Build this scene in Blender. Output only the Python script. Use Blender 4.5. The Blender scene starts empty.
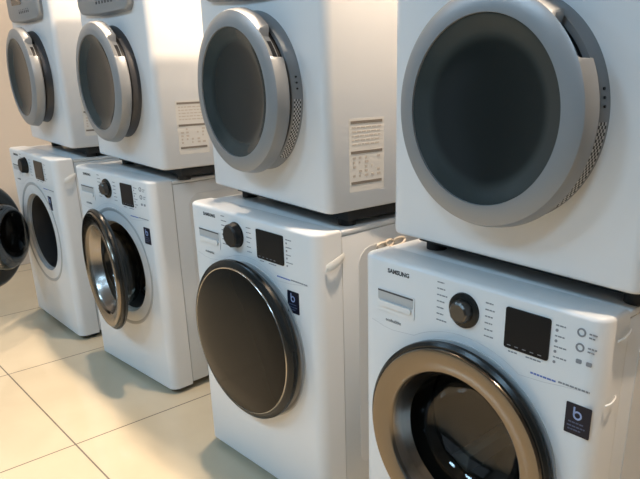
import bpy, bmesh, math, random
from mathutils import Vector, Matrix, Euler
random.seed(4)
C = bpy.context.scene.collection
scene = bpy.context.scene
PI = math.pi

# ------------------------------------------------------------------ camera
def make_camera():
    cx, cy, cz, yaw, pitch, roll, f = 1.0826, -1.0168, 1.2823, -0.804, -0.3507, -0.0003, 661.5
    fw = Vector((math.sin(yaw)*math.cos(pitch), math.cos(yaw)*math.cos(pitch), math.sin(pitch)))
    r = Vector((math.cos(yaw), -math.sin(yaw), 0)); u = r.cross(fw)
    r2 = math.cos(roll)*r + math.sin(roll)*u; u2 = -math.sin(roll)*r + math.cos(roll)*u
    cam = bpy.data.cameras.new('camera'); o = bpy.data.objects.new('camera', cam); C.objects.link(o)
    m = Matrix((r2, u2, -fw)).transposed().to_4x4(); m.translation = (cx, cy, cz)
    o.matrix_world = m
    cam.sensor_fit = 'HORIZONTAL'; cam.sensor_width = 36; cam.lens = f*36/640
    cam.shift_x = -58.9/640; cam.shift_y = 57.2/640
    cam.clip_start = .02
    scene.camera = o
make_camera()

# ------------------------------------------------------------------ world and exposure
world = bpy.data.worlds.new('world'); scene.world = world; world.use_nodes = True
bg = world.node_tree.nodes['Background']
bg.inputs[0].default_value = (.68, .84, 1.0, 1); bg.inputs[1].default_value = .5
scene.view_settings.view_transform = 'Standard'
scene.view_settings.look = 'None'
scene.view_settings.gamma = 1
scene.view_settings.use_curve_mapping = False
scene.view_settings.exposure = 0.0
CEIL = 2.9
# downlights over the row: (x, y, watts)
SPOTS = [(-2.75, .19, 120), (-1.70, .19, 155), (-.90, .19, 185), (.06, .19, 270), (1.0, .19, 175)]
AISLE = []
FILL_PANELS = [(-2.5, -2.3, 30), (-.7, -2.3, 30), (1.1, -2.3, 30)]      # cool fill added over the aisle, no known lamps: (x, y, watts)
COOL = (.38, .70, 1.0)
WARM = (1.0, .78, .57)

# ------------------------------------------------------------------ materials
def mat(name, col, rough=.5, metal=0, coat=0, emit=None, estr=1, spec=.5):
    m = bpy.data.materials.new(name); m.use_nodes = True
    b = m.node_tree.nodes['Principled BSDF']
    b.inputs['Base Color'].default_value = (*col, 1); b.inputs['Roughness'].default_value = rough
    b.inputs['Metallic'].default_value = metal; b.inputs['Coat Weight'].default_value = coat
    b.inputs['Coat Roughness'].default_value = .06
    b.inputs['Specular IOR Level'].default_value = spec
    if emit: b.inputs['Emission Color'].default_value = (*emit, 1); b.inputs['Emission Strength'].default_value = estr
    return m

def noisy(m, scale=30, amt=.05, bump=0, key='Roughness'):
    nt = m.node_tree; b = nt.nodes['Principled BSDF']
    tc = nt.nodes.new('ShaderNodeTexCoord'); n = nt.nodes.new('ShaderNodeTexNoise')
    n.inputs['Scale'].default_value = scale; n.inputs['Detail'].default_value = 4
    nt.links.new(tc.outputs['Object'], n.inputs['Vector'])
    base = b.inputs[key].default_value
    mr = nt.nodes.new('ShaderNodeMapRange'); mr.inputs['To Min'].default_value = base-amt; mr.inputs['To Max'].default_value = base+amt
    nt.links.new(n.outputs['Fac'], mr.inputs['Value']); nt.links.new(mr.outputs[0], b.inputs[key])
    if bump:
        bp = nt.nodes.new('ShaderNodeBump'); bp.inputs['Strength'].default_value = bump; bp.inputs['Distance'].default_value = .001
        nt.links.new(n.outputs['Fac'], bp.inputs['Height']); nt.links.new(bp.outputs[0], b.inputs['Normal'])
    return m

def glass_mat(name, tint, fac):
    m = bpy.data.materials.new(name); m.use_nodes = True; nt = m.node_tree
    nt.nodes.clear()
    out = nt.nodes.new('ShaderNodeOutputMaterial'); mix = nt.nodes.new('ShaderNodeMixShader')
    tr = nt.nodes.new('ShaderNodeBsdfTransparent'); tr.inputs[0].default_value = (*tint, 1)
    gl = nt.nodes.new('ShaderNodeBsdfGlossy'); gl.inputs['Roughness'].default_value = .04
    lw = nt.nodes.new('ShaderNodeLayerWeight'); lw.inputs['Blend'].default_value = .5
    pw = nt.nodes.new('ShaderNodeMath'); pw.operation = 'POWER'; pw.inputs[1].default_value = 4
    fr = nt.nodes.new('ShaderNodeMath'); fr.operation = 'MULTIPLY_ADD'; fr.inputs[1].default_value = .6; fr.inputs[2].default_value = fac
    nt.links.new(lw.outputs['Facing'], pw.inputs[0]); nt.links.new(pw.outputs[0], fr.inputs[0])
    nt.links.new(fr.outputs[0], mix.inputs[0]); nt.links.new(tr.outputs[0], mix.inputs[1]); nt.links.new(gl.outputs[0], mix.inputs[2])
    nt.links.new(mix.outputs[0], out.inputs[0])
    return m

M = {}
M['white'] = noisy(mat('white_enamel', (.68, .685, .68), .28, coat=.25), 14, .01)
M['white_plastic'] = noisy(mat('white_plastic', (.72, .73, .73), .33, coat=.1), 14, .03)
M['white_dryer'] = noisy(mat('white_dryer_enamel', (.69, .695, .70), .30, coat=.2), 14, .03)
M['grey_white'] = mat('grey_white_plastic', (.44, .45, .45), .4)
M['seam'] = mat('seam_shadow_grey', (.50, .51, .52), .6)
M['silver'] = noisy(mat('silver_plastic', (.25, .26, .27), .36, metal=.25), 60, .04)
M['silver_panel'] = noisy(mat('silver_panel_plastic', (.30, .31, .32), .4, metal=.3), 60, .04)
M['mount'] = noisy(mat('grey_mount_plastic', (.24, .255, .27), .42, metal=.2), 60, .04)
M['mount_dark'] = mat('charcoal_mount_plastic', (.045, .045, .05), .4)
M['chrome'] = noisy(mat('smoked_chrome', (.185, .162, .135), .18, metal=1), 8, .03)
M['chrome_bright'] = mat('bright_chrome', (.8, .78, .75), .12, metal=1)
M['rim_steel'] = mat('thin_rim_steel', (.42, .40, .37), .2, metal=1)
M['steel'] = mat('drum_steel', (.30, .28, .26), .25, metal=1)
M['dial'] = mat('dark_satin_dial', (.10, .095, .09), .28, metal=.9)
M['black_gloss'] = mat('black_gloss_plastic', (.008, .009, .009), .24, spec=.3)
M['black'] = mat('black_plastic', (.010, .010, .011), .45, spec=.3)
M['rubber'] = mat('grey_rubber', (.055, .055, .058), .55)
M['gasket'] = mat('dark_rubber', (.02, .02, .021), .6)
M['display'] = mat('dark_display', (.006, .007, .009), .16, spec=.15)
M['smoke'] = mat('smoked_brown_glass', (.012, .010, .008), .12, spec=.12)
M['glass'] = glass_mat('tinted_glass', (.42, .40, .35), .05)
M['bowl_glass'] = glass_mat('grey_bowl_glass', (.40, .42, .43), .14)
M['pane'] = glass_mat('clear_pane', (.96, .97, .97), .03)
M['ink'] = mat('grey_ink', (.22, .23, .25), .6)
M['ink_dark'] = mat('dark_ink', (.045, .048, .055), .5)
M['ink_blue'] = mat('blue_ink', (.10, .16, .45), .5)
M['sticker'] = mat('navy_sticker', (.008, .009, .020), .35, spec=.25)
M['sticker_print'] = mat('sticker_print', (.30, .38, .62), .5)
M['sticker_dim'] = mat('sticker_dim_print', (.07, .09, .16), .5)
M['label'] = mat('cream_label', (.66, .645, .61), .45)
M['label_ink'] = mat('label_ink', (.20, .17, .14), .6)
M['label_pale'] = mat('label_pale_ink', (.52, .46, .40), .6)
M['tape'] = mat('clear_tape', (.88, .87, .83), .18, coat=.5)
M['cord'] = mat('cream_cord', (.62, .54, .44), .5)
M['foot'] = mat('foot_rubber', (.015, .015, .015), .7)
M['lcd'] = mat('brown_lcd', (.06, .05, .042), .25)
M['wall'] = noisy(mat('beige_paint', (.58, .52, .455), .8), 3, .04, .1)
M['ceiling'] = noisy(mat('ceiling_paint', (.42, .41, .40), .9), 3, .04)
M['wall_dark'] = noisy(mat('taupe_paint', (.22, .20, .18), .8), 3, .04)
M['frame'] = mat('dark_window_frame', (.06, .06, .065), .4)
M['lamp'] = mat('lamp_lens', (1, 1, 1), .5, emit=(1, .86, .66), estr=28)
M['fill_lamp'] = mat('fill_panel_diffuser', (1, 1, 1), .5, emit=(.8, .9, 1), estr=6)  # glowing face of the added fill panels
M['trim'] = mat('lamp_trim', (.8, .8, .8), .4)

def dryer_glass():
    # printed grey border on the door glass, clear dark centre
    m = mat('dryer_door_glass', (.01, .012, .013), .16, spec=.3); nt = m.node_tree; b = nt.nodes['Principled BSDF']
    tc = nt.nodes.new('ShaderNodeTexCoord'); ln = nt.nodes.new('ShaderNodeVectorMath'); ln.operation = 'LENGTH'
    mp = nt.nodes.new('ShaderNodeMapping'); mp.inputs['Scale'].default_value = (1, 0, 1)
    nt.links.new(tc.outputs['Object'], mp.inputs['Vector']); nt.links.new(mp.outputs[0], ln.inputs[0])
    cr = nt.nodes.new('ShaderNodeValToRGB'); cr.color_ramp.interpolation = 'LINEAR'
    e = cr.color_ramp.elements; e[0].position = .120; e[0].color = (.010, .013, .013, 1); e[1].position = .136; e[1].color = (.030, .038, .038, 1)
    nt.links.new(ln.outputs['Value'], cr.inputs[0]); nt.links.new(cr.outputs[0], b.inputs['Base Color'])
    return m
M['dryer_glass'] = dryer_glass()

def grille_mat():
    m = mat('perforated_mesh', (.3, .3, .3), .5); nt = m.node_tree; b = nt.nodes['Principled BSDF']
    tc = nt.nodes.new('ShaderNodeTexCoord'); mp = nt.nodes.new('ShaderNodeMapping')
    mp.inputs['Scale'].default_value = (1, 1, 1)
    nt.links.new(tc.outputs['UV'], mp.inputs['Vector'])
    ck = nt.nodes.new('ShaderNodeTexChecker'); ck.inputs['Scale'].default_value = 1
    ck.inputs['Color1'].default_value = (.50, .50, .50, 1); ck.inputs['Color2'].default_value = (.012, .012, .012, 1)
    nt.links.new(mp.outputs[0], ck.inputs['Vector']); nt.links.new(ck.outputs['Color'], b.inputs['Base Color'])
    return m
M['grille'] = grille_mat()

def floor_mat():
    m = mat('polished_porcelain', (.6, .55, .47), .07, coat=0); nt = m.node_tree; b = nt.nodes['Principled BSDF']
    b.inputs['Specular IOR Level'].default_value = .5
    tc = nt.nodes.new('ShaderNodeTexCoord')
    sep = nt.nodes.new('ShaderNodeSeparateXYZ'); nt.links.new(tc.outputs['Object'], sep.inputs[0])
    T = .75
    def line(out, off):
        a = nt.nodes.new('ShaderNodeMath'); a.operation = 'ADD'; a.inputs[1].default_value = 50*T-off+T/2
        nt.links.new(out, a.inputs[0])
        md = nt.nodes.new('ShaderNodeMath'); md.operation = 'MODULO'; md.inputs[1].default_value = T; nt.links.new(a.outputs[0], md.inputs[0])
        s = nt.nodes.new('ShaderNodeMath'); s.operation = 'SUBTRACT'; s.inputs[1].default_value = T/2; nt.links.new(md.outputs[0], s.inputs[0])
        ab = nt.nodes.new('ShaderNodeMath'); ab.operation = 'ABSOLUTE'; nt.links.new(s.outputs[0], ab.inputs[0])
        lt = nt.nodes.new('ShaderNodeMath'); lt.operation = 'LESS_THAN'; lt.inputs[1].default_value = .0028; nt.links.new(ab.outputs[0], lt.inputs[0])
        return lt
    lx = line(sep.outputs['X'], -1.095); ly = line(sep.outputs['Y'], -.395)
    mx = nt.nodes.new('ShaderNodeMath'); mx.operation = 'MAXIMUM'; nt.links.new(lx.outputs[0], mx.inputs[0]); nt.links.new(ly.outputs[0], mx.inputs[1])
    n = nt.nodes.new('ShaderNodeTexNoise'); n.inputs['Scale'].default_value = 3.5; n.inputs['Detail'].default_value = 6; nt.links.new(tc.outputs['Object'], n.inputs['Vector'])
    cr = nt.nodes.new('ShaderNodeValToRGB'); e = cr.color_ramp.elements
    e[0].position = .3; e[0].color = (.46, .395, .285, 1); e[1].position = .75; e[1].color = (.51, .44, .32, 1)
    nt.links.new(n.outputs['Fac'], cr.inputs[0])
    mix = nt.nodes.new('ShaderNodeMix'); mix.data_type = 'RGBA'
    nt.links.new(mx.outputs[0], mix.inputs['Factor']); nt.links.new(cr.outputs[0], mix.inputs['A']); mix.inputs['B'].default_value = (.15, .13, .105, 1)
    nt.links.new(mix.outputs['Result'], b.inputs['Base Color'])
    return m
M['floor'] = floor_mat()

# ------------------------------------------------------------------ helpers
def obj(name, bm, m, parent=None, smooth=35, loc=None):
    me = bpy.data.meshes.new(name)
    bmesh.ops.recalc_face_normals(bm, faces=bm.faces)
    bm.to_mesh(me); bm.free()
    me.materials.append(M[m] if isinstance(m, str) else m)
    o = bpy.data.objects.new(name, me); C.objects.link(o)
    if parent: o.parent = parent
    if loc: o.location = loc
    if smooth:
        me.set_sharp_from_angle(angle=math.radians(smooth)); 
        me.polygons.foreach_set('use_smooth', [True]*len(me.polygons))
    return o

def box(bm, x0, x1, y0, y1, z0, z1):
    v = [bm.verts.new((x, y, z)) for x in (x0, x1) for y in (y0, y1) for z in (z0, z1)]
    for f in ((0,1,3,2), (4,6,7,5), (0,4,5,1), (2,3,7,6), (0,2,6,4), (1,5,7,3)):
        bm.faces.new([v[i] for i in f])
    return v

def bx(x0, x1, y0, y1, z0, z1, bev=0, seg=2):
    bm = bmesh.new(); box(bm, x0, x1, y0, y1, z0, z1)
    bmesh.ops.recalc_face_normals(bm, faces=bm.faces)
    if bev: bmesh.ops.bevel(bm, geom=list(bm.edges), offset=bev, segments=seg, affect='EDGES', profile=.5)
    return bm

def bevel_where(bm, test, off, seg):
    es = [e for e in bm.edges if test(e)]
    bmesh.ops.bevel(bm, geom=es, offset=off, segments=seg, affect='EDGES', profile=.5)

def lathe(bm, prof, cx=0, cz=0, n=96, a0=0, a1=2*PI, fn=None, uv=None):
    """spin (r, d) about the axis pointing out of the machine's front; y = -d"""
    full = abs(a1-a0-2*PI) < 1e-6
    cols = n if full else n+1
    rings = []
    for k in range(cols):
        a = a0 + (a1-a0)*k/n
        row = []
        for j, (r, d) in enumerate(prof):
            if fn: r, d = fn(a, j, r, d)
            if r < 1e-6:
                row.append(None)
            else:
                row.append(bm.verts.new((cx+r*math.cos(a), -d, cz+r*math.sin(a))))
        rings.append(row)
    centres = {}
    for j, (r, d) in enumerate(prof):
        if r < 1e-6: centres[j] = bm.verts.new((cx, -d, cz))
    uvl = bm.loops.layers.uv.new('UVMap') if uv else None
    for k in range(n):
        A, B = rings[k], rings[(k+1) % cols]
        for j in range(len(prof)-1):
            vs = [A[j] or centres[j], A[j+1] or centres[j+1], B[j+1] or centres.get(j+1), B[j] or centres.get(j)]
            u = []
            for v in vs:
                if v not in u: u.append(v)
            if len(u) > 2:
                f = bm.faces.new(u)
                if uv and len(u) == 4:
                    for lp, (kk, jj) in zip(f.loops, ((k, j), (k, j+1), (k+1, j+1), (k+1, j))):
                        lp[uvl].uv = (kk*uv[0]/n, jj*uv[1]/(len(prof)-1))
    return bm

def tube(bm, pts, r, n=8, cap=True):
    pts = [Vector(p) for p in pts]; rings = []
    for i, p in enumerate(pts):
        t = (pts[min(i+1, len(pts)-1)]-pts[max(i-1, 0)]).normalized()
        ref = Vector((0, 0, 1)) if abs(t.z) < .9 else Vector((1, 0, 0))
        a = t.cross(ref).normalized(); b = t.cross(a)
        rings.append([bm.verts.new(p+a*r*math.cos(2*PI*k/n)+b*r*math.sin(2*PI*k/n)) for k in range(n)])
    for A, B in zip(rings, rings[1:]):
        for k in range(n): bm.faces.new((A[k], A[(k+1) % n], B[(k+1) % n], B[k]))
    if cap:
        bm.faces.new(rings[0]); bm.faces.new(rings[-1])
    return bm

def empty(name, loc, rz=0):
    o = bpy.data.objects.new(name, None); C.objects.link(o)
    o.location = loc; o.rotation_euler = (0, 0, rz); o.empty_display_size = .1
    return o

def cyl_z(bm, x, y, z0, z1, r, n=20):
    tube(bm, [(x, y, z0), (x, y, z1)], r, n)

def rrect(bm, x0, x1, z0, z1, y0, y1, r, n=5, corners=None):
    """rounded plate standing in the front plane"""
    pts = []
    for ci, (cx, cz, a) in enumerate(((x1-r, z1-r, 0), (x0+r, z1-r, PI/2), (x0+r, z0+r, PI), (x1-r, z0+r, 1.5*PI))):
        for k in range(n+1):
            t = a+PI/2*k/n; pts.append((cx+r*math.cos(t), cz+r*math.sin(t)))
    A = [bm.verts.new((x, y0, z)) for x, z in pts]; B = [bm.verts.new((x, y1, z)) for x, z in pts]
    bm.faces.new(A); bm.faces.new(B)
    for k in range(len(pts)): bm.faces.new((A[k], A[(k+1) % len(pts)], B[(k+1) % len(pts)], B[k]))
    return bm

def text_mesh(name, s, size, m, parent, loc, align='LEFT', bold=0, rot=(PI/2, 0, 0), sx=1):
    cu = bpy.data.curves.new(name+'_curve', 'FONT'); cu.body = s; cu.size = size; cu.align_x = align
    cu.offset = bold; cu.extrude = .0002; cu.resolution_u = 3
    t = bpy.data.objects.new(name+'_curve', cu); C.objects.link(t)
    dg = bpy.context.evaluated_depsgraph_get()
    me = bpy.data.meshes.new_from_object(t.evaluated_get(dg))
    bpy.data.objects.remove(t); bpy.data.curves.remove(cu)
    me.transform(Matrix.Diagonal((sx, 1, 1, 1)))
    me.materials.clear(); me.materials.append(M[m])
    o = bpy.data.objects.new(name, me); C.objects.link(o); o.parent = parent
    o.location = loc; o.rotation_euler = rot
    return o

def marks(bm, items, y=-.0006, h=.0032):
    """rows of fine print: (x0, x1, z) broken into word-like dashes"""
    for x0, x1, z in items:
        x = x0
        while x < x1-.001:
            w = min(random.uniform(.004, .009), x1-x)
            box(bm, x, x+w, y, .0004, z-h/2, z+h/2)
            x += w+.0015

def cut_cylinder(o, cx, cz, r, y0, y1):
    """bore a round opening through a part (applied, no modifier left)"""
    bm = bmesh.new(); lathe(bm, [(0, -y0), (r, -y0), (r, -y1), (0, -y1)], cx, cz, 96)
    bmesh.ops.recalc_face_normals(bm, faces=bm.faces)
    me = bpy.data.meshes.new('cutter'); bm.to_mesh(me); bm.free()
    c = bpy.data.objects.new('cutter', me); C.objects.link(c)
    md = o.modifiers.new('b', 'BOOLEAN'); md.operation = 'DIFFERENCE'; md.object = c; md.solver = 'EXACT'
    mw, par = o.matrix_world.copy(), o.parent
    bpy.context.view_layer.update()
    dg = bpy.context.evaluated_depsgraph_get()
    new = bpy.data.meshes.new_from_object(o.evaluated_get(dg))
    o.modifiers.clear(); old = o.data; o.data = new; new.name = old.name
    new.set_sharp_from_angle(angle=math.radians(35))
    bpy.data.objects.remove(c)

def copy_tree(o, parent=None):
    c = o.copy(); C.objects.link(c)
    if parent: c.parent = parent
    for ch in list(o.children): copy_tree(ch, c)
    return c

def struct(o): o['kind'] = 'structure'; return o
def tag(o, label, cat, group=None):
    o['label'] = label; o['category'] = cat
    if group: o['group'] = group
    return o

# ------------------------------------------------------------------ room
X0, X1, Y0, Y1 = -3.5, 3.2, -4.6, .78
struct(obj('floor', bx(X0, X1, Y0, Y1, -.05, 0), 'floor', smooth=0))
struct(obj('ceiling', bx(X0, X1, Y0, Y1, CEIL, CEIL+.1), 'ceiling', smooth=0))
struct(obj('wall_back', bx(X0-.1, X1+.1, Y1, Y1+.1, -.05, CEIL+.1), 'wall', smooth=0))
struct(obj('wall_left', bx(X0-.1, X0, Y0-.1, Y1, -.05, CEIL+.1), 'wall', smooth=0))
struct(obj('wall_right', bx(X1, X1+.1, Y0-.1, Y1, -.05, CEIL+.1), 'wall_dark', smooth=0))
# shop front: wall with a wide glazed opening
bm = bmesh.new()
box(bm, X0, X1, Y0-.1, Y0, 2.62, CEIL+.1); box(bm, X0, X1, Y0-.1, Y0, -.05, .25)
box(bm, X0, X0+.35, Y0-.1, Y0, .25, 2.62); box(bm, X1-.35, X1, Y0-.1, Y0, .25, 2.62)
struct(obj('wall_front', bm, 'wall_dark', smooth=0))
win = struct(empty('window_1', ((X0+X1)/2, Y0-.05, .25)))
bm = bmesh.new(); W2 = (X1-X0)/2-.35
for x in (-W2, -W2/3, W2/3, W2): 
    box(bm, min(max(x-.03, -W2), W2-.06), min(max(x-.03, -W2), W2-.06)+.06, -.03, .03, .06, 2.31)
box(bm, -W2, W2, -.03, .03, 0, .06); box(bm, -W2, W2, -.03, .03, 2.31, 2.37)
obj('window_frame', bm, 'frame', win, smooth=0)
for k in range(3):
    a = -W2+2*W2*k/3+.03; b = -W2+2*W2*(k+1)/3-.03
    obj('window_pane', bx(a, b, -.004, .004, .06, 2.31), 'pane', win, smooth=0)
bm = bx(X0, X0+.012, Y0, Y1, 0, .08, .003); struct(obj('baseboard_left', bm, 'wall', smooth=0))
bm = bx(X0+.012, X1, Y1-.012, Y1, 0, .08, .003); struct(obj('baseboard_back', bm, 'wall', smooth=0))

# ceiling downlights
def downlight(x, y, w, label, grp, soft):
    t = tag(empty('ceiling_spotlight', (x, y, CEIL)), label, 'ceiling light', grp)
    bm = bmesh.new(); 
    P = [(.05, 0), (.062, 0), (.062, -.012), (.05, -.012), (.045, -.004), (.05, 0)]
    rings = [[bm.verts.new((r*math.cos(2*PI*k/32), r*math.sin(2*PI*k/32), z)) for k in range(32)] for r, z in P[:-1]]
    for i in range(5):
        A, B = rings[i], rings[(i+1) % 5]
        for k in range(32): bm.faces.new((A[k], A[(k+1) % 32], B[(k+1) % 32], B[k]))
    obj('trim_ring', bm, 'trim', t)
    bm = bmesh.new(); cyl_z(bm, 0, 0, -.006, -.002, .044, 32); obj('lens', bm, 'lamp', t)
    l = bpy.data.lights.new('spot_beam', 'SPOT'); l.energy = w; l.color = WARM; l.spot_size = math.radians(104); l.spot_blend = .5
    l.shadow_soft_size = soft
    lo = bpy.data.objects.new('spot_beam', l); C.objects.link(lo); lo.parent = t; lo.location = (0, 0, -.03)
for s in SPOTS: downlight(*s, 'warm round ceiling spotlight above the row of stacked machines', 'spotlights above the machines', .035)
for x, y, w in FILL_PANELS:  # unseen panels added to put cool light on the machine fronts
    t = tag(empty('fill_panel_light', (x, y, CEIL)), 'added square cool fill panel, out of view above the aisle in front of the machines', 'ceiling light', 'added fill panels above the aisle')
    bm = bmesh.new()
    for a, b, c, d in ((-.33, .33, -.33, -.30), (-.33, .33, .30, .33), (-.33, -.30, -.30, .30), (.30, .33, -.30, .30)): box(bm, a, b, c, d, -.02, -.001)
    obj('fill_panel_frame', bm, 'trim', t, smooth=0)
    obj('fill_diffuser', bx(-.299, .299, -.299, .299, -.012, -.004), 'fill_lamp', t, smooth=0)
    l = bpy.data.lights.new('fill_glow', 'AREA'); l.energy = w; l.color = COOL; l.size = .6
    lo = bpy.data.objects.new('fill_glow', l); C.objects.link(lo); lo.parent = t; lo.location = (0, 0, -.022)

# ------------------------------------------------------------------ washer
FY = .020     # how far the front face stands forward of the cabinet corner line
DC = .478     # height of the door centre
def make_washer(kind, knob_x, disp, stick, root_name='washing_machine'):
    """local frame: x -.3 .. .3 along the front, y 0 at the front face, z 0 at the floor"""
    t = empty(root_name, (0, 0, 0))
    X = lambda v: v-.3
    # front panel
    bm = bmesh.new(); box(bm, -.303, .303, -FY, .068, .022, .855); bmesh.ops.recalc_face_normals(bm, faces=bm.faces)
    front = lambda e: all(abs(v.co.y+FY) < 1e-5 for v in e.verts)
    bevel_where(bm, lambda e: front(e) and abs(e.verts[0].co.z-e.verts[1].co.z) > .1, .034, 7)
    bevel_where(bm, lambda e: all(abs(v.co.z-.855) < 1e-5 for v in e.verts), .010, 4)
    fp = obj('front_panel', bm, 'white_plastic', t)
    cut_cylinder(fp, 0, DC, .187, -.1, .2)
    # cabinet behind it, bored for the drum
    bm = bx(-.303, .302, .0705, .60, .03, .835, .004, 2)
    cab = obj('cabinet', bm, 'white', t); cut_cylinder(cab, 0, DC, .215, 0, .5)
    obj('top_panel', bx(-.3035, .3025, .0705, .602, .8355, .85, .004, 2), 'white', t)
    for s in (-1, 1):
        bm = bmesh.new(); rr = .05
        bm = rrect(bm, .13, .55, .10, .79, 0, .003, .05)
        # stand it on the side of the cabinet
        for v in bm.verts: v.co = Vector((s*(.3025+.0008) if v.co.y < .002 else s*.300, v.co.x, v.co.z))
        obj('side_panel', bm, 'white', t)
    before = set(t.children)
    # seam between control panel and lower front
    pts = [(-.268, .700), (-.25, .697), (-.23, .692), (-.2, .690)]
    R = .258
    for k in range(25):
        a = math.radians(122-(122-58)*k/24); pts.append((R*math.cos(a), DC+R*math.sin(a)))
    pts += [(.19, .700), (.23, .706), (.268, .710)]
    bm = bmesh.new(); tube(bm, [(x, .0007, z) for x, z in pts], .0010, 6); obj('panel_seam', bm, 'seam', t)
    # detergent drawer
    bm = bmesh.new(); rrect(bm, X(.050), X(.164), .730, .784, -.002, .004, .006)
    dr = obj('detergent_drawer', bm, 'white_plastic', t)
    bm = bmesh.new(); rrect(bm, X(.054), X(.160), .757, .782, -.0026, .004, .004); obj('handle_recess', bm, 'grey_white', dr)
    bm = bmesh.new(); box(bm, X(.054), X(.160), -.0032, -.002, .778, .7815); obj('recess_edge', bm, 'ink_dark', dr)
    bm = bmesh.new(); rrect(bm, X(.058), X(.156), .744, .757, -.007, .0, .005); obj('drawer_grip', bm, 'white_plastic', dr)
    text_mesh('maker_lettering', 'SAMSUNG', .0135, 'ink_dark', t, (X(.082), -.0004, .826), bold=.0005, sx=1.04)
    text_mesh('feature_lettering', 'ecobubble', .0115, 'ink_dark', t, (X(.076), -.0004, .7085))
    # knob
    bm = bmesh.new(); KX, KZ = X(knob_x), .793
    if kind == 'A':
        lathe(bm, [(.0, .006), (.031, .006), (.037, .004), (.038, 0)], KX, KZ, 48); kr = obj('dial_ring', bm, 'black_gloss', t)
        bm = bmesh.new(); lathe(bm, [(0, .024), (.018, .024), (.022, .021), (.025, .006)], KX, KZ, 48, fn=lambda a, j, r, d: (r*(1+.03*math.cos(10*a)), d))
        obj('dial', bm, 'dial', kr)
    else:
        lathe(bm, [(.0, .004), (.037, .004), (.038, 0)], KX, KZ, 48); kr = obj('dial_ring', bm, 'black_gloss', t)
        bm = bmesh.new(); lathe(bm, [(0, .026), (.028, .026), (.033, .022), (.036, .004)], KX, KZ, 48, fn=lambda a, j, r, d: (r*(1+.02*math.cos(12*a)), d))
        obj('dial', bm, 'black', kr)
    # display
    bm = bmesh.new(); rrect(bm, X(disp[0]), X(disp[1]), .746, .830, -.0025, .003, .005); dp = obj('display', bm, 'display', t)
    bm = bmesh.new()
    for k in range(5): box(bm, X(disp[0])+.008+k*.017, X(disp[0])+.016+k*.017, -.0029, -.002, .752, .7535)
    obj('display_marks', bm, 'ink', dp)
    # printed programme names and keys
    bm = bmesh.new(); rows = []
    for k in range(7):
        z = .838-k*.0140
        rows.append((X(knob_x-.072), X(knob_x-.072)+random.choice((.018, .022, .027)), z))
        if k: rows.append((X(knob_x+.052), X(knob_x+.052)+random.choice((.018, .022, .024)), z))
    for k in range(4): rows.append((X(disp[1]+.009), X(disp[1]+.009)+random.choice((.020, .024, .027)), .822-k*.021))
    rows.append((X(disp[0]+.01), X(disp[0]+.03), .739)); rows.append((X(disp[0]+.05), X(disp[0]+.085), .739))
    if kind == 'A':
        for z in (.823, .796): rows += [(X(disp[1]+.075), X(disp[1]+.092), z), (X(disp[1]+.075), X(disp[1]+.088), z-.007)]
    marks(bm, rows, h=.0026); obj('programme_print', bm, 'ink', t)
    bm = bmesh.new()
    for k in range(4): lathe(bm, [(0, .0008), (.0028, .0008), (.0030, 0)], X(disp[1]+.012), .812-k*.021, 12)
    if kind == 'A':
        for z in (.822, .793): lathe(bm, [(.0055, .0), (.0055, .0012), (.0085, .0012), (.0085, 0)], X(disp[1]+.060), z, 20)
        for x in (disp[1]+.055, disp[1]+.075): rrect(bm, X(x), X(x+.011), .762, .770, -.0012, .0, .002)
    obj('touch_key', bm, 'ink', t)
    bm = bmesh.new(); marks(bm, [(X(disp[1]-.035), X(disp[1]+.022), .7105)], h=.0035); obj('blue_print', bm, 'ink_blue', t)
    bm = bmesh.new(); marks(bm, [(X(disp[1]+.025), X(min(disp[1]+.095, .585)), .712)], h=.0034); obj('inverter_print', bm, 'ink', t)
    # energy sticker
    s0, s1 = stick
    bm = bmesh.new(); rrect(bm, X(s0), X(s1), .618, .681, -.0010, .0004, .002); st = obj('square_sticker', bm, 'sticker', t)
    cxs = X((s0+s1)/2-.002)
    bm = bmesh.new(); lathe(bm, [(.0055, .0009), (.0055, .0016), (.0090, .0016), (.0090, .0009)], cxs+.001, .659, 24)
    box(bm, cxs-.008, cxs-.0045, -.0016, -.0009, .659, .675); obj('sticker_emblem', bm, 'sticker_print', st)
    bm = bmesh.new(); marks(bm, [(cxs-.016, cxs+.014, .643), (cxs-.018, cxs+.018, .635), (cxs-.016, cxs+.010, .628)], y=-.0016, h=.0028)
    obj('sticker_print', bm, 'sticker_dim', st)
    for c in set(t.children)-before: c.location.y -= FY
    # door surround, gasket and drum
    bm = bmesh.new()
    lathe(bm, [(.2420, .019), (.2415, .0225), (.236, .0235), (.226, .019), (.184, .006), (.176, .000), (.174, -.01)], 0, DC, 96)
    obj('door_surround', bm, 'grey_white', t)
    bm = bmesh.new(); lathe(bm, [(.178, -.001), (.174, .003), (.170, -.002), (.166, -.020), (.163, -.040), (.162, -.060), (.168, -.085), (.19, -.10)], 0, DC, 96)
    obj('door_gasket', bm, 'gasket', t)
    bm = bmesh.new(); lathe(bm, [(.165, -.092), (.205, -.105), (.212, -.12), (.212, -.38), (.19, -.405), (.08, -.41), (.06, -.39), (0, -.385)], 0, DC, 72)
    dm = obj('drum', bm, 'steel', t)
    bm = bmesh.new()
    for k in range(3):
        a = PI/2+.5+k*2*PI/3
        c0 = Vector((math.cos(a), 0, math.sin(a))); tt = Vector((-math.sin(a), 0, math.cos(a)))
        v = []
        for y in (.13, .37):
            for q, rr in ((-.03, .208), (-.008, .165), (.008, .165), (.03, .208)):
                v.append(bm.verts.new(Vector((0, y, DC))+c0*rr+tt*q))
        for i in range(3): bm.faces.new((v[i], v[i+1], v[i+5], v[i+4]))
        bm.faces.new((v[0], v[1], v[2], v[3])); bm.faces.new((v[4], v[5], v[6], v[7]))
    obj('drum_paddle', bm, 'grey_white', dm)
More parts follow.
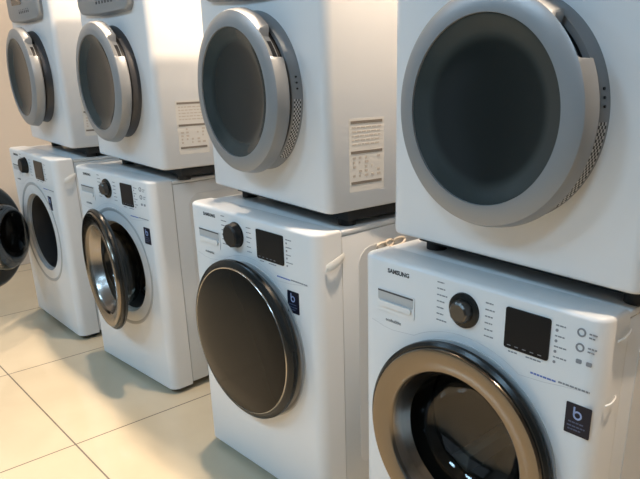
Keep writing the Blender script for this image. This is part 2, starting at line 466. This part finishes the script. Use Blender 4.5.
    # door, hinged on the left: local x = 0 at the hinge
    HX = -.243
    hinge = (HX, 0, DC) if kind == 'A' else (HX-.006, 0, DC+.006); cx = .243
    bm = bmesh.new()
    if kind == 'A':
        lathe(bm, [(.172, .024), (.226, .024), (.236, .029), (.2435, .040), (.2425, .047), (.236, .0525), (.230, .0525), (.172, .04)], cx, 0, 128)
        d = obj('door', bm, 'black_gloss', t, loc=hinge)
        b2 = bmesh.new(); lathe(b2, [(.2315, .050), (.2305, .0560), (.228, .0595), (.222, .0605), (.182, .0555), (.177, .0525), (.1735, .046)], cx, 0, 128)
        obj('chrome_ring', b2, 'chrome', d)
        b2 = bmesh.new(); lathe(b2, [(.1735, .047), (.1705, .042), (.164, .024), (.156, .006)], cx, 0, 96); obj('inner_collar', b2, 'steel', d)
        b2 = bmesh.new(); lathe(b2, [(.157, .006), (.153, -.018), (.143, -.042), (.122, -.062), (.088, -.074), (.04, -.080), (0, -.081)], cx, 0, 96)
        obj('glass_bowl', b2, 'glass', d)
    else:
        lathe(bm, [(.160, .024), (.214, .024), (.228, .029), (.242, .042), (.2465, .051), (.2450, .059), (.236, .066), (.226, .068), (.160, .060), (.160, .024)], cx, 0, 128)
        d = obj('door', bm, 'black_gloss', t, loc=hinge)
        b2 = bmesh.new(); lathe(b2, [(.2270, .066), (.2260, .0695), (.2245, .0708), (.2225, .070), (.2225, .064)], cx, 0, 128); obj('chrome_ring', b2, 'rim_steel', d)
        b2 = bmesh.new(); lathe(b2, [(.2227, .066), (.2210, .0705), (.19, .0755), (.14, .079), (.07, .081), (0, .082)], cx, 0, 96); obj('smoked_glass', b2, 'smoke', d)
        b2 = bmesh.new(); lathe(b2, [(.161, .026), (.158, -.010), (.152, -.035), (.138, -.055), (.11, -.068), (.07, -.075), (0, -.078)], cx, 0, 96); obj('glass_bowl', b2, 'bowl_glass', d)
    # feet
    for fx in (-.25, .25):
        for fy in (.06, .53):
            bm = bmesh.new(); cyl_z(bm, fx, fy, 0, .032, .022); obj('foot', bm, 'foot', t)
    bm = bmesh.new(); box(bm, -.285, .285, .004, .058, .010, .0225); obj('kick_strip', bm, 'foot', t)
    return t

def children(t, n): return [c for c in t.children if c.name.split('.')[0] == n]

# placement fitted to the photo: (x of body centre, y of front, yaw)
WPOS = [(-2.2802, -.0138, .0031), (-1.4788, .0236, .0673), (-.4937, -.0024, .0360), (.3, 0, .0243)]
DPOS = [(-2.2608, .0647, -.0457), (-1.4330, .0700, -.0260), (-.4955, .0498, -.0401), (.3339, .0314, -.0131)]
DRY_Z = .8769

def put(t, pos, z=0):
    t.location = (pos[0], pos[1], z); t.rotation_euler = (0, 0, pos[2])

# second and fourth washer: chrome porthole doors
w4 = make_washer('A', .298, (.399, .497), (.543, .594)); put(w4, WPOS[3])
w2 = make_washer('A', .273, (.385, .472), (.523, .567)); put(w2, WPOS[1])
w3 = make_washer('B', .249, (.350, .470), (.477, .526)); put(w3, WPOS[2])
w1 = make_washer('B', .240, (.362, .470), (.474, .514)); put(w1, WPOS[0])
for c in children(w2, 'door'): c.rotation_euler.z = math.radians(-10.5)
for c in children(w1, 'door'): c.rotation_euler.z = math.radians(-49); c.location.x += .028; c.location.z -= .012
tag(w4, 'white front-loading washing machine with closed chrome porthole door, nearest and largest of the washers', 'washing machine', 'washing machines in the bottom row')
tag(w3, 'white front-loading washing machine with closed dark smoked disc door and black dial', 'washing machine', 'washing machines in the bottom row')
tag(w2, 'white front-loading washing machine with chrome porthole door standing slightly ajar', 'washing machine', 'washing machines in the bottom row')
tag(w1, 'white front-loading washing machine at far left with its door swung wide open', 'washing machine', 'washing machines in the bottom row')

# bits of clear packing tape and the tied cord on the cabinets
def tape_bit(t, y0, y1, z0, z1, rise=.012):
    bm = bmesh.new(); n = 8; rows = []
    for i in range(n+1):
        f = i/n; y = y0+(y1-y0)*f; z = z0+(z1-z0)*f
        off = .3055+.006*math.sin(f*PI)+(.0006*math.sin(9*f))
        h = rise*(.75+.25*math.sin(f*PI))
        rows.append([bm.verts.new((off+dx, y, z+dz)) for dx, dz in ((0, -h), (.0015, -h*.5), (.0015, h*.5), (0, h), (-.001, h), (-.001, -h))])
    for A, B in zip(rows, rows[1:]):
        for k in range(6): bm.faces.new((A[k], A[(k+1) % 6], B[(k+1) % 6], B[k]))
    bm.faces.new(rows[0]); bm.faces.new(rows[-1])
    obj('clear_tape', bm, 'tape', t)
tape_bit(w4, .024, .072, .806, .815, .003); tape_bit(w4, .006, .042, .683, .690, .003)
tape_bit(w3, .010, .074, .760, .782, .013); tape_bit(w1, .02, .07, .760, .782, .012)
bm = bmesh.new(); P = []
for k in range(61):
    a = k/60*2*PI*2.5
    P.append((.308+.006*math.sin(a*.7), .20+.10*k/60+.028*math.cos(a), .782+.010*math.sin(a)))
tube(bm, P, .0042, 7); 
cord = obj('tied_cord', bm, 'cord', w3)

# ------------------------------------------------------------------ dryer
CX, CZ = .002, .309
N0, N1 = math.radians(26), math.radians(51)     # handle notch on the upper right of the door
def make_dryer(dark=False):
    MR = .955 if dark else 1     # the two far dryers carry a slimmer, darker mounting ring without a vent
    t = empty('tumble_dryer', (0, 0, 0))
    bm = bmesh.new(); box(bm, -.304, .302, 0, .60, .02, .85); bmesh.ops.recalc_face_normals(bm, faces=bm.faces)
    fr = lambda e: all(abs(v.co.y) < 1e-5 for v in e.verts)
    bevel_where(bm, lambda e: fr(e) and abs(e.verts[0].co.z-e.verts[1].co.z) > .1, .026, 6)
    bevel_where(bm, lambda e: e.calc_length() > .004 and (all(abs(v.co.z-.85) < 1e-5 for v in e.verts) or all(abs(v.co.z-.02) < 1e-5 for v in e.verts)), .009, 3)
    obj('cabinet', bm, 'white_dryer', t)
    # control panel
    bm = bmesh.new(); pts = []
    xs = [(-.238, .800), (-.238, .585)]
    for k in range(7):
        a = PI+PI/2*k/6; pts.append((-.205+.033*math.cos(a), .578+.033*math.sin(a)))
    for k in range(1, 12):
        f = k/12; pts.append((-.205+.37*f, .545-.006*math.sin(PI*f)))
    for k in range(7):
        a = 1.5*PI+PI/2*k/6; pts.append((.178+.042*math.cos(a), .587+.042*math.sin(a)))
    for k in range(5):
        a = PI/2*k/4; pts.append((.19+.03*math.cos(a), .78+.03*math.sin(a)))
    for k in range(5):
        a = PI/2+PI/2*k/4; pts.append((-.208+.03*math.cos(a), .78+.03*math.sin(a)))
    def ring(y, sc):
        mx, mz = -.009, .67
        return [bm.verts.new((mx+(x-mx)*(1-sc/.23), y, mz+(z-mz)*(1-sc/.13))) for x, z in pts]
    R = [ring(.002, 0), ring(-.012, 0), ring(-.018, .002), ring(-.022, .007)]
    for A, B in zip(R, R[1:]):
        for k in range(len(pts)): bm.faces.new((A[k], A[(k+1) % len(pts)], B[(k+1) % len(pts)], B[k]))
    bm.faces.new(R[-1]); bm.faces.new(R[0])
    cp = obj('control_panel', bm, 'silver_panel', t)
    bm = bmesh.new(); rrect(bm, -.150, -.005, .612, .700, -.0235, -.0215, .004); obj('display', bm, 'lcd', cp)
    bm = bmesh.new()
    for k in range(6):
        x = .03+k*.027-.085; z = .580+.0005*k
        box(bm, x, x+.012, -.0228, -.0218, z-.005, z+.0045); box(bm, x+.002, x+.008, -.0228, -.0218, z+.008, z+.011)
    obj('button_print', bm, 'ink_dark', cp)
    for k in range(3):
        bm = bmesh.new(); rrect(bm, .03+k*.05, .066+k*.05, .64, .655, -.0265, -.021, .006); obj('button', bm, 'silver', cp)
    bm = bmesh.new(); lathe(bm, [(0, .046), (.026, .046), (.030, .042), (.034, .020)], .105, .71, 40); obj('dial', bm, 'silver', cp)
    text_mesh('maker_lettering', 'SAMSUNG', .018, 'ink_dark', cp, (-.2, -.0226, .755), bold=.0004)
    # ring on the cabinet, with the perforated vent low on the right
    bm = bmesh.new()
    lathe(bm, [(.205, 0), (.204, .004), (.1990, .025), (.197, .028), (.186, .028), (.183, .02)], CX, CZ, 128)
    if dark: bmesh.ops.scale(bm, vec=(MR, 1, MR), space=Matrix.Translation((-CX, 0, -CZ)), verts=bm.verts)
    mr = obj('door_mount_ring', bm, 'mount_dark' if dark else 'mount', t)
    bm = bmesh.new()
    a0, a1 = math.radians(-52), math.radians(-2)
    lathe(bm, [(.2046, .006), (.2002, .0235)], CX, CZ, 60, a0, a1, uv=(32, 5))
    if dark: bm.free()
    else: obj('vent_grille', bm, 'grille', mr)
    bm = bmesh.new()
    for k, dg in enumerate((5, 9, 13)):
        a = math.radians(dg); c = Vector((CX+.2025*math.cos(a), -.014, CZ+.2025*math.sin(a)))
        tube(bm, [c-Vector((.001*math.cos(a), 0, .001*math.sin(a))), c+Vector((.0015*math.cos(a), 0, .0015*math.sin(a)))], .0024, 10)
    if dark: bm.free()
    else: obj('catch_screw', bm, 'black', mr)
    bm = bmesh.new(); lathe(bm, [(.184, .0), (.184, .024), (.178, .048)], CX, CZ, 96); obj('door_seal', bm, 'black', t)
    # door
    prof = [(.150, .041), (.180, .039), (.204, .039), (.2105, .044), (.2098, .052), (.2065, .067), (.2030, .0745), (.197, .0775), (.172, .0825), (.1645, .0825), (.1635, .078)]
    cutp = {2: (.186, .039), 3: (.186, .044), 4: (.187, .056), 5: (.1995, .0705)}
    def notch(a, j, r, d):
        w = math.radians(2.2)
        f = min(max((a-N0)/w, 0), 1)*min(max((N1-a)/w, 0), 1)
        if j in cutp and f > 0:
            r += (cutp[j][0]-r)*f; d += (cutp[j][1]-d)*f
        return r, d
    bm = bmesh.new(); lathe(bm, prof, 0, 0, 320, fn=notch)
    d = obj('door', bm, 'silver', t, smooth=30, loc=(CX, 0, CZ))
    bm = bmesh.new(); a0, a1 = N0-.25, N1-.12
    lathe(bm, [(.1868, .042), (.1872, .054)], 0, 0, 30, N0+.05, N0+.30); obj('grip_pocket', bm, 'black', d)
    bm = bmesh.new(); lathe(bm, [(.1642, .079), (.159, .078), (.145, .070), (.115, .063), (.06, .059), (0, .058)], 0, 0, 128)
    g = obj('door_glass', bm, 'dryer_glass', d, smooth=60)
    # rating label printed on the side
    bm = bmesh.new(); box(bm, .3018, .3024, .068, .186, .070, .255); lb = obj('side_label', bm, 'label', t, smooth=0)
    bm = bmesh.new()
    for z, y1 in ((.246, .180), (.171, .180), (.093, .178)): box(bm, .3022, .3030, .074, y1, z-.0035, z+.0035)
    obj('label_bar', bm, 'label_ink', lb, smooth=0)
    bm = bmesh.new()
    for k in range(5):
        z = .233-k*.0105; y = .078
        while y < .172:
            w = random.uniform(.006, .016); box(bm, .3022, .3029, y, min(y+w, .176), z-.0016, z+.0016); y += w+.004
    for k in range(5):
        z = .157-k*.0115
        for y in (.080, .100, .120, .142, .162):
            if random.random() < .75: box(bm, .3022, .3029, y, y+random.uniform(.004, .012), z-.003, z+.003)
    obj('label_print', bm, 'label_pale', lb, smooth=0)
    obj('gap_shade_block', bx(-.285, .285, .075, .58, -.010, .0195, .003), 'foot', t)  # added black block standing in for the shade in the gap under the dryer
    for fx in (-.25, .25):
        for fy in (.10, .53):
            bm = bmesh.new(); cyl_z(bm, fx, fy, -.0265, .024, .024); obj('foot', bm, 'foot', t)
    return t

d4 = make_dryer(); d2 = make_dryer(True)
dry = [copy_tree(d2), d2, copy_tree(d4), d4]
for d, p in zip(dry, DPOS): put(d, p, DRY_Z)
DL = ['white tumble dryer at far left, above the washer with its door wide open',
      'white tumble dryer stacked on the washer whose chrome porthole door is ajar',
      'white tumble dryer stacked on the washer with the dark smoked disc door',
      'nearest and largest white tumble dryer at top right, on the closed chrome-door washer']
for d, l in zip(dry, DL): tag(d, l, 'tumble dryer', 'tumble dryers in the top row')
